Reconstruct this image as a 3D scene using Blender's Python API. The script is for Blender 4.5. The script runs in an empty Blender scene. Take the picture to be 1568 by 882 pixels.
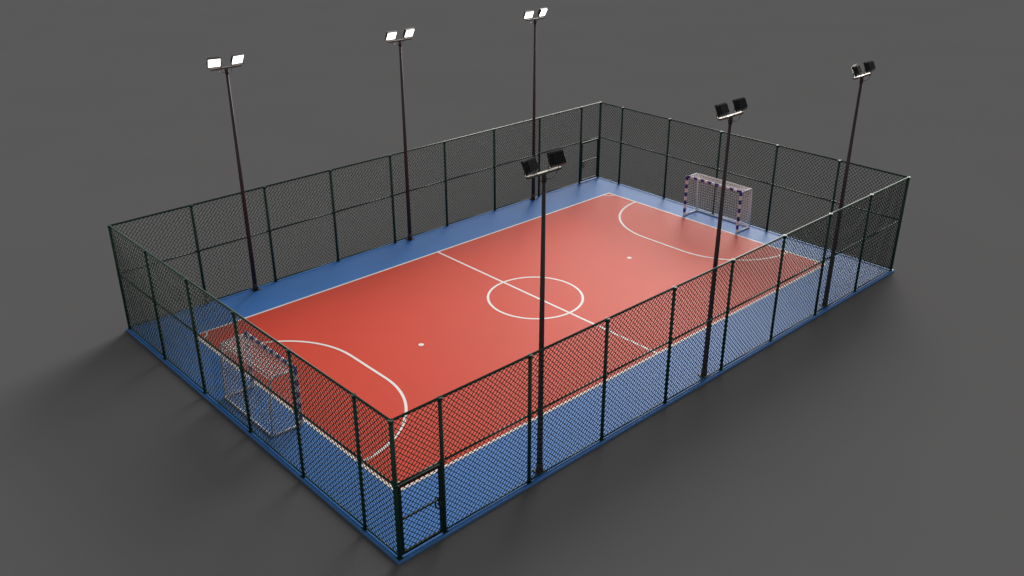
import bpy, math, random
from mathutils import Vector, Matrix
random.seed(4)
scene=bpy.context.scene
S=3.0
L=(8+0.4796)*S; Wd=(5*1.00114+0.49736)*S
HX,HY=L/2,Wd/2
PX=S; PY=1.00114*S; D0=0.4796*S; E0=0.49736*S
FH=4.05; MID=2.22
AX,AY=11.22,6.12

# ---------------------------------------------------------------- materials
def mat(name,col,rough=.6,metal=0,spec=.5,noise=None,rvar=.04,bump=0,bscale=40,emit=None,scuff=0):
    m=bpy.data.materials.new(name);m.use_nodes=True;nt=m.node_tree
    b=nt.nodes['Principled BSDF'];b.inputs['Base Color'].default_value=(*col,1)
    b.inputs['Roughness'].default_value=rough;b.inputs['Metallic'].default_value=metal
    b.inputs['Specular IOR Level'].default_value=spec
    tc=nt.nodes.new('ShaderNodeTexCoord')
    if noise:
        amt,sc=noise
        n=nt.nodes.new('ShaderNodeTexNoise');n.inputs['Scale'].default_value=sc;n.inputs['Detail'].default_value=6
        n.inputs['Roughness'].default_value=.62
        nt.links.new(tc.outputs['Object'],n.inputs['Vector'])
        r=nt.nodes.new('ShaderNodeMapRange');r.inputs[1].default_value=.3;r.inputs[2].default_value=.7
        r.inputs[3].default_value=1-amt;r.inputs[4].default_value=1+amt
        nt.links.new(n.outputs['Fac'],r.inputs[0])
        fac=r.outputs[0]
        if scuff:
            n2=nt.nodes.new('ShaderNodeTexNoise');n2.inputs['Scale'].default_value=9;n2.inputs['Detail'].default_value=8
            n2.inputs['Roughness'].default_value=.75
            nt.links.new(tc.outputs['Object'],n2.inputs['Vector'])
            rr=nt.nodes.new('ShaderNodeMapRange');rr.inputs[1].default_value=.35;rr.inputs[2].default_value=.65
            rr.inputs[3].default_value=1-scuff;rr.inputs[4].default_value=1+scuff
            nt.links.new(n2.outputs['Fac'],rr.inputs[0])
            mm=nt.nodes.new('ShaderNodeMath');mm.operation='MULTIPLY'
            nt.links.new(fac,mm.inputs[0]);nt.links.new(rr.outputs[0],mm.inputs[1]);fac=mm.outputs[0]
        mx=nt.nodes.new('ShaderNodeVectorMath');mx.operation='SCALE';mx.inputs[0].default_value=col
        nt.links.new(fac,mx.inputs['Scale']);nt.links.new(mx.outputs[0],b.inputs['Base Color'])
        r2=nt.nodes.new('ShaderNodeMapRange');r2.inputs[1].default_value=.3;r2.inputs[2].default_value=.7
        r2.inputs[3].default_value=rough-rvar;r2.inputs[4].default_value=rough+rvar
        nt.links.new(n.outputs['Fac'],r2.inputs[0]);nt.links.new(r2.outputs[0],b.inputs['Roughness'])
    if bump:
        n=nt.nodes.new('ShaderNodeTexNoise');n.inputs['Scale'].default_value=bscale;n.inputs['Detail'].default_value=3
        nt.links.new(tc.outputs['Object'],n.inputs['Vector'])
        bp=nt.nodes.new('ShaderNodeBump');bp.inputs['Strength'].default_value=bump;bp.inputs['Distance'].default_value=.01
        nt.links.new(n.outputs['Fac'],bp.inputs['Height']);nt.links.new(bp.outputs[0],b.inputs['Normal'])
    if emit:
        b.inputs['Emission Color'].default_value=(*emit[0],1);b.inputs['Emission Strength'].default_value=emit[1]
    return m
M_ground=mat('ground_grey',(.112,.112,.115),.95,spec=0.0,noise=(.02,.12))
M_red=mat('court_red_acrylic',(.62,.046,.018),.54,spec=.15,noise=(.035,.35),rvar=.008,bump=.04,bscale=60,scuff=.02)
M_blue=mat('court_blue_acrylic',(.028,.175,.53),.54,spec=.2,noise=(.05,.3),rvar=.008,bump=.04,bscale=60,scuff=.02)
M_edge=mat('slab_edge_blue',(.06,.19,.46),.6,noise=(.1,2))
M_line=mat('line_white',(.82,.79,.78),.5,spec=.2,noise=(.04,3))
M_green=mat('fence_green',(.006,.046,.031),.42,spec=.3)
M_wire=mat('mesh_wire_green',(.014,.029,.022),.5,spec=.25)
M_gate=mat('gate_black_green',(.005,.018,.014),.4,spec=.3)
M_pole=mat('pole_dark',(.042,.027,.031),.5,spec=.4,noise=(.08,1))
M_black=mat('lamp_black',(.010,.010,.010),.32)
M_bar=mat('bracket_steel',(.15,.135,.11),.4,metal=.5)
M_lamp=mat('lamp_glass_lit',(.9,.9,.9),.3,emit=((1,.985,.96),3.))
M_white=mat('goal_white',(.84,.82,.83),.35)
M_navy=mat('goal_navy',(.010,.022,.25),.35)
M_net=mat('net_white',(.80,.77,.79),.8)

# ---------------------------------------------------------------- mesh builder
class MB:
    def __init__(s): s.v=[];s.f=[];s.mi=[];s.mats=[];s.sm=[]
    def mid(s,m):
        if m not in s.mats: s.mats.append(m)
        return s.mats.index(m)
    def tube(s,p,q,r0,m,r1=None,n=8,cap=True):
        p=Vector(p);q=Vector(q);r1=r0 if r1 is None else r1
        d=(q-p).normalized();a=Vector((0,0,1)) if abs(d.z)<.9 else Vector((1,0,0))
        u=d.cross(a).normalized();w=d.cross(u);k=len(s.v);i=s.mid(m)
        for c,r in((p,r0),(q,r1)):
            for j in range(n):
                t=2*math.pi*(j+.5)/n;s.v.append(tuple(c+u*(r*math.cos(t))+w*(r*math.sin(t))))
        for j in range(n):
            s.f.append((k+j,k+(j+1)%n,k+n+(j+1)%n,k+n+j));s.mi.append(i);s.sm.append(n>6)
        if cap:
            s.f.append(tuple(k+j for j in reversed(range(n))));s.mi.append(i);s.sm.append(False)
            s.f.append(tuple(k+n+j for j in range(n)));s.mi.append(i);s.sm.append(False)
    def box(s,c,size,m,R=None,taper=1):
        R=R or Matrix.Identity(3);c=Vector(c);k=len(s.v);i=s.mid(m)
        for z in(-1,1):
            for y in(-1,1):
                for x in(-1,1):
                    t=taper if y<0 else 1
                    s.v.append(tuple(c+R@Vector((x*size[0]/2*t,y*size[1]/2,z*size[2]/2*t))))
        for f in((0,2,3,1),(4,5,7,6),(0,1,5,4),(2,6,7,3),(0,4,6,2),(1,3,7,5)):
            s.f.append(tuple(k+a for a in f));s.mi.append(i);s.sm.append(False)
    def strip(s,pts,w,z,m,closed=False):
        k=len(s.v);n=len(pts);i=s.mid(m)
        for j,(x,y) in enumerate(pts):
            a=pts[(j-1)%n] if (closed or j>0) else pts[j];b=pts[(j+1)%n] if(closed or j<n-1) else pts[j]
            d=Vector((b[0]-a[0],b[1]-a[1])).normalized();nx,ny=-d.y,d.x
            s.v.append((x+nx*w/2,y+ny*w/2,z));s.v.append((x-nx*w/2,y-ny*w/2,z))
        for j in range(n if closed else n-1):
            a=k+2*j;b=k+2*((j+1)%n);s.f.append((a,a+1,b+1,b));s.mi.append(i);s.sm.append(False)
    def mesh(s,name):
        me=bpy.data.meshes.new(name);me.from_pydata(s.v,[],s.f)
        for m in s.mats: me.materials.append(m)
        me.polygons.foreach_set('material_index',s.mi);me.polygons.foreach_set('use_smooth',s.sm);me.update();return me
    def obj(s,name,parent=None,loc=(0,0,0)):
        return add(name,s.mesh(name),parent,loc)
def add(name,me,parent=None,loc=(0,0,0),rz=0):
    o=bpy.data.objects.new(name,me);scene.collection.objects.link(o);o.location=loc;o.rotation_euler=(0,0,rz)
    if parent: o.parent=parent
    return o

# ---------------------------------------------------------------- ground
b=MB();R=900;GZ=-.075
b.v=[(-R,-R,GZ),(R,-R,GZ),(R,R,GZ),(-R,R,GZ)];b.f=[(0,1,2,3)];b.mi=[0];b.sm=[False];b.mats=[M_ground];b.obj('ground')

# ---------------------------------------------------------------- court
court=add('futsal_court',None)
b=MB();ex=.12
X,Y=HX+ex,HY+ex
b.box((0,0,-.05),(2*X,2*Y,.10),M_edge)
slab=b.obj('slab',court)
bv=slab.modifiers.new('b','BEVEL');bv.width=.02;bv.segments=2
b=MB();b.box((0,0,.002),(2*X-.08,2*Y-.08,.004),M_blue);b.obj('blue_surround',court)
b=MB();b.box((0,0,.006),(2*AX,2*AY,.004),M_red);b.obj('red_playing_surface',court)
b=MB();z=.0125;lw=.095
def ln(pts,zz=z,closed=False,w=lw): b.strip(pts,w,zz,M_line,closed)
h=lw/2
ln([(-AX-h,-AY),(AX+h,-AY)]);ln([(AX+h,AY),(-AX-h,AY)])
ln([(-AX,-AY+h),(-AX,AY-h)]);ln([(AX,AY-h),(AX,-AY+h)])
ln([(0,-AY+h),(0,AY-h)])
rc=1.86
ln([(rc*math.cos(t*math.pi/64),rc*math.sin(t*math.pi/64)) for t in range(128)],z+.001,True)
def disc(x,y,r,zz):
    k=len(b.v);i=b.mid(M_line);b.v+= [(x+r*math.cos(t*math.pi/10),y+r*math.sin(t*math.pi/10),zz) for t in range(20)]
    b.f.append(tuple(range(k,k+20)));b.mi.append(i);b.sm.append(False)
disc(5.65,0,.1,z);disc(-5.65,0,.1,z)
for s in(-1,1):
    gx=s*AX;pts=[]
    for j in range(0,25):
        t=j/24*math.pi/2;pts.append((gx-s*3.3*math.sin(t),1.03+3.3*math.cos(t)))
    for j in range(0,25):
        t=j/24*math.pi/2;pts.append((gx-s*3.3*math.cos(t),-1.03-3.3*math.sin(t)))
    ln(pts,z+.001)
    for sy in(-1,1):
        ln([(gx-s*.42*math.cos(t*math.pi/20),sy*AY-sy*.42*math.sin(t*math.pi/20)) for t in range(11)],z+.001,False,.06)
b.obj('line_markings',court)

# ---------------------------------------------------------------- chain link
def chain(width,z0,z1,name):
    b=MB();n=max(1,round(width/.078));p=width/n;hh=.082;nz=int(round((z1-z0)/hh));hh=(z1-z0)/nz;r=.0126
    i=b.mid(M_wire)
    for w in range(n):
        ph=w%2;base=len(b.v)
        for j in range(nz+1):
            a=(j+ph)%2
            x=(w+a)*p+(.004 if a else -.004);z=z0+j*hh;y=.006*(1 if j%2 else -1)
            for (dx,dy) in((-r*1.25,0),(0,-r),(r*1.25,0),(0,r)): b.v.append((x+dx,y+dy,z))
        for j in range(nz):
            for q in range(4):
                a=base+4*j+q;c=base+4*j+(q+1)%4;b.f.append((a,c,c+4,a+4));b.mi.append(i);b.sm.append(False)
    return b.mesh(name)
C_long=chain(PX-.08,.06,FH-.03,'chain_link_panel_long')
C_short=chain(PY-.08,.06,FH-.03,'chain_link_panel_short')
C_e=chain(E0-.08,.06,FH-.03,'chain_link_panel_narrow')
C_up=chain(D0-.08,MID+.03,FH-.03,'chain_link_panel_over_gate')
C_gate=chain(D0-.22,.1,MID-.1,'chain_link_gate_infill')

def fence(origin,ang,widths):
    root=add('chain_link_fence',None,None,(*origin,0),ang)
    b=MB();x=0;k=0;Lt=sum(w for w,_ in widths)
    b.tube((0,0,FH),(Lt,0,FH),.034,M_green,n=10)
    for w,kind in widths:
        b.tube((x,0,0),(x,0,FH+.02),.050 if k else .06,M_green,n=12)
        b.box((x,0,.008),(.16,.16,.012),M_green)
        for zz in(MID,FH-.02): b.tube((x,0,zz-.045),(x,0,zz+.045),.066,M_green,n=12)
        b.tube((x+.04,0,MID),(x+w-.04,0,MID),.030,M_green,n=8)
        if kind!='gate': b.tube((x+.04,0,.05),(x+w-.04,0,.05),.026,M_green,n=8)
        me={'long':C_long,'short':C_short,'e':C_e,'gate':C_up}[kind]
        add('mesh_panel_%d'%(k+1),me,root,(x+.04,0,0))
        x+=w;k+=1
    b.obj('frame',root)
    return root
fence((-HX,-HY),0,[(D0,'gate')]+[(PX,'long')]*8)
fence((HX,-HY),math.pi/2,[(PY,'short')]*5+[(E0,'e')])
fence((HX,HY),math.pi,[(D0,'gate')]+[(PX,'long')]*8)
fence((-HX,HY),-math.pi/2,[(PY,'short')]*5+[(E0,'e')])

def gate(origin,ang):
    root=add('fence_gate',None,None,(*origin,0),ang)
    b=MB();x0,x1=.10,D0-.09;z0,z1=.06,MID-.06
    for p,q in(((x0,z0),(x0,z1)),((x1,z0),(x1,z1))): b.box(((p[0]),0,(p[1]+q[1])/2),(.08,.06,q[1]-p[1]),M_gate)
    for zz in(z0+.03,z1-.03): b.box(((x0+x1)/2,0,zz),(x1-x0-.08,.055,.08),M_gate)
    b.box(((x0+x1)/2,0,1.12),(x1-x0-.08,.04,.045),M_gate)
    b.box((x1,0,.98),(.12,.09,.2),M_black)
    for yy in(-.10,.10):
        b.tube((x1-.10,yy,.8),(x1-.10,yy,1.16),.02,M_gate,n=8)
        for zz in(.82,1.14): b.tube((x1-.03,0,zz),(x1-.10,yy,zz),.02,M_gate,n=8)
    for zz in(.4,1.8): b.tube((.06,0,zz-.06),(.06,0,zz+.06),.028,M_gate,n=8)
    b.obj('leaf_frame',root);add('leaf_mesh',C_gate,root,(.11,0,0))
gate((-HX,-HY),0);gate((HX,HY),math.pi)

# ---------------------------------------------------------------- floodlights
PH=8.77
def pole(x,y,face,seed):
    rnd=random.Random(seed)
    root=add('floodlight_pole',None,None,(x,y,0),0 if face>0 else math.pi)
    b=MB()
    b.tube((0,0,.01),(0,0,PH),.088,M_pole,r1=.05,n=16)
    b.box((0,0,.012),(.3,.3,.016),M_pole);b.tube((0,0,.02),(0,0,.3),.105,M_pole,r1=.095,n=16)
    for sx in(-1,1):
        for sy in(-1,1): b.tube((sx*.115,sy*.115,.02),(sx*.115,sy*.115,.05),.014,M_bar,n=6)
    b.tube((0,0,PH-.18),(0,0,PH+.02),.062,M_pole,n=16)
    b.obj('shaft',root)
    b=MB();b.box((0,0,PH+.05),(1.16,.08,.06),M_bar);b.obj('crossbar',root)
    for k,sx in enumerate((-1,1)):
        h=MB();yaw=math.radians(-sx*8+rnd.uniform(-7,7));R=Matrix.Rotation(yaw,3,'Z')@Matrix.Rotation(math.radians(-28),3,'X')
        c=Vector((sx*.45,.03,PH+.31))
        T=lambda x,y,z:c+R@Vector((x,y,z))
        h.box(T(0,0,0),(.46,.07,.36),M_black,R)
        h.box(T(0,-.065,0),(.34,.06,.24),M_black,R,taper=.8)
        for j in range(9): h.box(T(-.16+j*.04,-.075,0),(.01,.09,.27),M_black,R)
        h.box(T(0,.037,0),(.46,.012,.36),M_bar,R)
        h.box(T(0,.046,0),(.42,.01,.32),M_lamp,R)
        Rz=Matrix.Rotation(yaw,3,'Z')
        for q in(-1,1):
            p=c+Rz@Vector((q*.245,0,0));h.tube(p,(p.x,p.y,PH+.11),.014,M_bar,n=6);h.tube(p-Rz@Vector((q*.03,0,0)),p+Rz@Vector((q*.015,0,0)),.03,M_black,n=8)
        p=c+Rz@Vector((-.245,0,0));q=c+Rz@Vector((.245,0,0));h.tube((p.x,p.y,PH+.11),(q.x,q.y,PH+.11),.014,M_bar,n=6)
        prev=T(0,-.1,-.08)
        for j in range(1,9):
            t=j/8;a=T(0,-.1,-.08);e=Vector((sx*.06,-.03,PH-.1));m=a.lerp(e,t);m.z-=.16*math.sin(t*math.pi);m.y-=.05*math.sin(t*math.pi)
            h.tube(prev,m,.009,M_black,n=5,cap=False);prev=m
        h.obj('lamp_head_%d'%(k+1),root)
    ld=bpy.data.lights.new('flood_beam','SPOT');ld.energy=110;ld.color=(1,.86,.70);ld.spot_size=math.radians(120);ld.spot_blend=1;ld.shadow_soft_size=.3;ld.specular_factor=.3
    lo=bpy.data.objects.new('flood_beam',ld);scene.collection.objects.link(lo);lo.parent=root;lo.location=(0,.45,PH+.2)
    lo.rotation_euler=(math.radians(45),0,0)
po=.165
for i,(px) in enumerate((5.01,12.71,20.44)):
    pole(-HX+px,-HY+po,1,i);pole(-HX+px,HY-po,-1,i+7)

# ---------------------------------------------------------------- goals
def goal(loc,ang):
    root=add('soccer_goal',None,None,loc,ang)
    b=MB();r=.062;gh=2.0;gw=1.5;n=10
    for s in(-1,1):
        for j in range(n): b.tube((0,s*gw,gh*j/n+.012),(0,s*gw,gh*(j+1)/n+.012),r,M_navy if j%2 else M_white,n=12,cap=(j==n-1))
    m=15
    for j in range(m): b.tube((0,-gw+2*gw*j/m,gh),(0,-gw+2*gw*(j+1)/m,gh),r*1.01,M_navy if j%2 ==0 else M_white,n=12)
    b.obj('striped_posts_and_crossbar',root)
    b=MB();td,bd=-.85,-1.0;rr=.034
    for s in(-1,1):
        y=s*gw
        b.tube((0,y,gh-.03),(td+.12,y,gh-.03),rr,M_white)
        b.tube((td+.12,y,gh-.03),(td,y,gh-.13),rr,M_white);b.tube((td,y,gh-.13),(bd,y,.04),rr,M_white)
        b.tube((0,y,.042),(bd,y,.042),rr,M_white)
    b.tube((bd,-gw,.042),(bd,gw,.042),rr,M_white);b.tube((td+.1,-gw,gh-.04),(td+.1,gw,gh-.04),rr*.6,M_white)
    b.obj('rear_frame',root)
    b=MB();w=.0055
    def net(P00,P10,P01,P11,nu,nv,sag,w=w):
        P=[Vector(p) for p in(P00,P10,P01,P11)];sag=Vector(sag)
        g=lambda u,v:P[0]*(1-u)*(1-v)+P[1]*u*(1-v)+P[2]*(1-u)*v+P[3]*u*v+sag*(math.sin(u*math.pi)*math.sin(v*math.pi))
        for i in range(nu+1):
            for j in range(nv): b.tube(g(i/nu,j/nv),g(i/nu,(j+1)/nv),w,M_net,n=4,cap=False)
        for j in range(nv+1):
            for i in range(nu): b.tube(g(i/nu,j/nv),g((i+1)/nu,j/nv),w,M_net,n=4,cap=False)
    net((-.02,-gw,gh-.01),(-.02,gw,gh-.01),(td,-gw,gh-.05),(td,gw,gh-.05),24,7,(0,0,-.06),.013)
    net((td,-gw,gh-.05),(td,gw,gh-.05),(bd,-gw,.05),(bd,gw,.05),24,15,(-.08,0,0))
    for s in(-1,1): net((-.02,s*gw,gh-.02),(td,s*gw,gh-.05),(-.02,s*gw,.05),(bd,s*gw,.05),7,15,(0,s*.03,0))
    b.obj('net',root)
goal((-11.42,0.0,0),0);goal((11.42,0.0,0),math.pi)

# ---------------------------------------------------------------- light
SE,SA=27,27   # elevation, azimuth from +x
world=bpy.data.worlds.new('World');scene.world=world;world.use_nodes=True
nt=world.node_tree;bg=nt.nodes['Background']
sky=nt.nodes.new('ShaderNodeTexSky');sky.sky_type='NISHITA';sky.sun_disc=False
sky.sun_elevation=math.radians(SE);sky.sun_rotation=math.radians(90-SA);sky.dust_density=3;sky.air_density=1;sky.ozone_density=1
hs=nt.nodes.new('ShaderNodeHueSaturation');hs.inputs['Saturation'].default_value=.10
nt.links.new(sky.outputs[0],hs.inputs['Color']);nt.links.new(hs.outputs[0],bg.inputs['Color']);bg.inputs['Strength'].default_value=.113
sd=bpy.data.lights.new('sun','SUN');sd.energy=2.8;sd.angle=math.radians(28);sd.color=(1,.94,.86)
so=bpy.data.objects.new('sun',sd);scene.collection.objects.link(so)
dv=Vector((math.cos(math.radians(SE))*math.cos(math.radians(SA)),math.cos(math.radians(SE))*math.sin(math.radians(SA)),math.sin(math.radians(SE))))
so.rotation_euler=dv.to_track_quat('Z','Y').to_euler()

# ---------------------------------------------------------------- camera
cd=bpy.data.cameras.new('camera');co=bpy.data.objects.new('camera',cd);scene.collection.objects.link(co)
cd.sensor_width=36;cd.lens=1403.24/1568*36;cd.clip_end=3000
co.location=(-7.56274*S,-7.68797*S,5.27988*S)
yaw,pit=.82196,-.44534
fw=Vector((math.cos(pit)*math.cos(yaw),math.cos(pit)*math.sin(yaw),math.sin(pit)))
co.rotation_euler=fw.to_track_quat('-Z','Y').to_euler()
scene.camera=co
scene.view_settings.view_transform='Standard';scene.view_settings.look='None';scene.view_settings.exposure=0
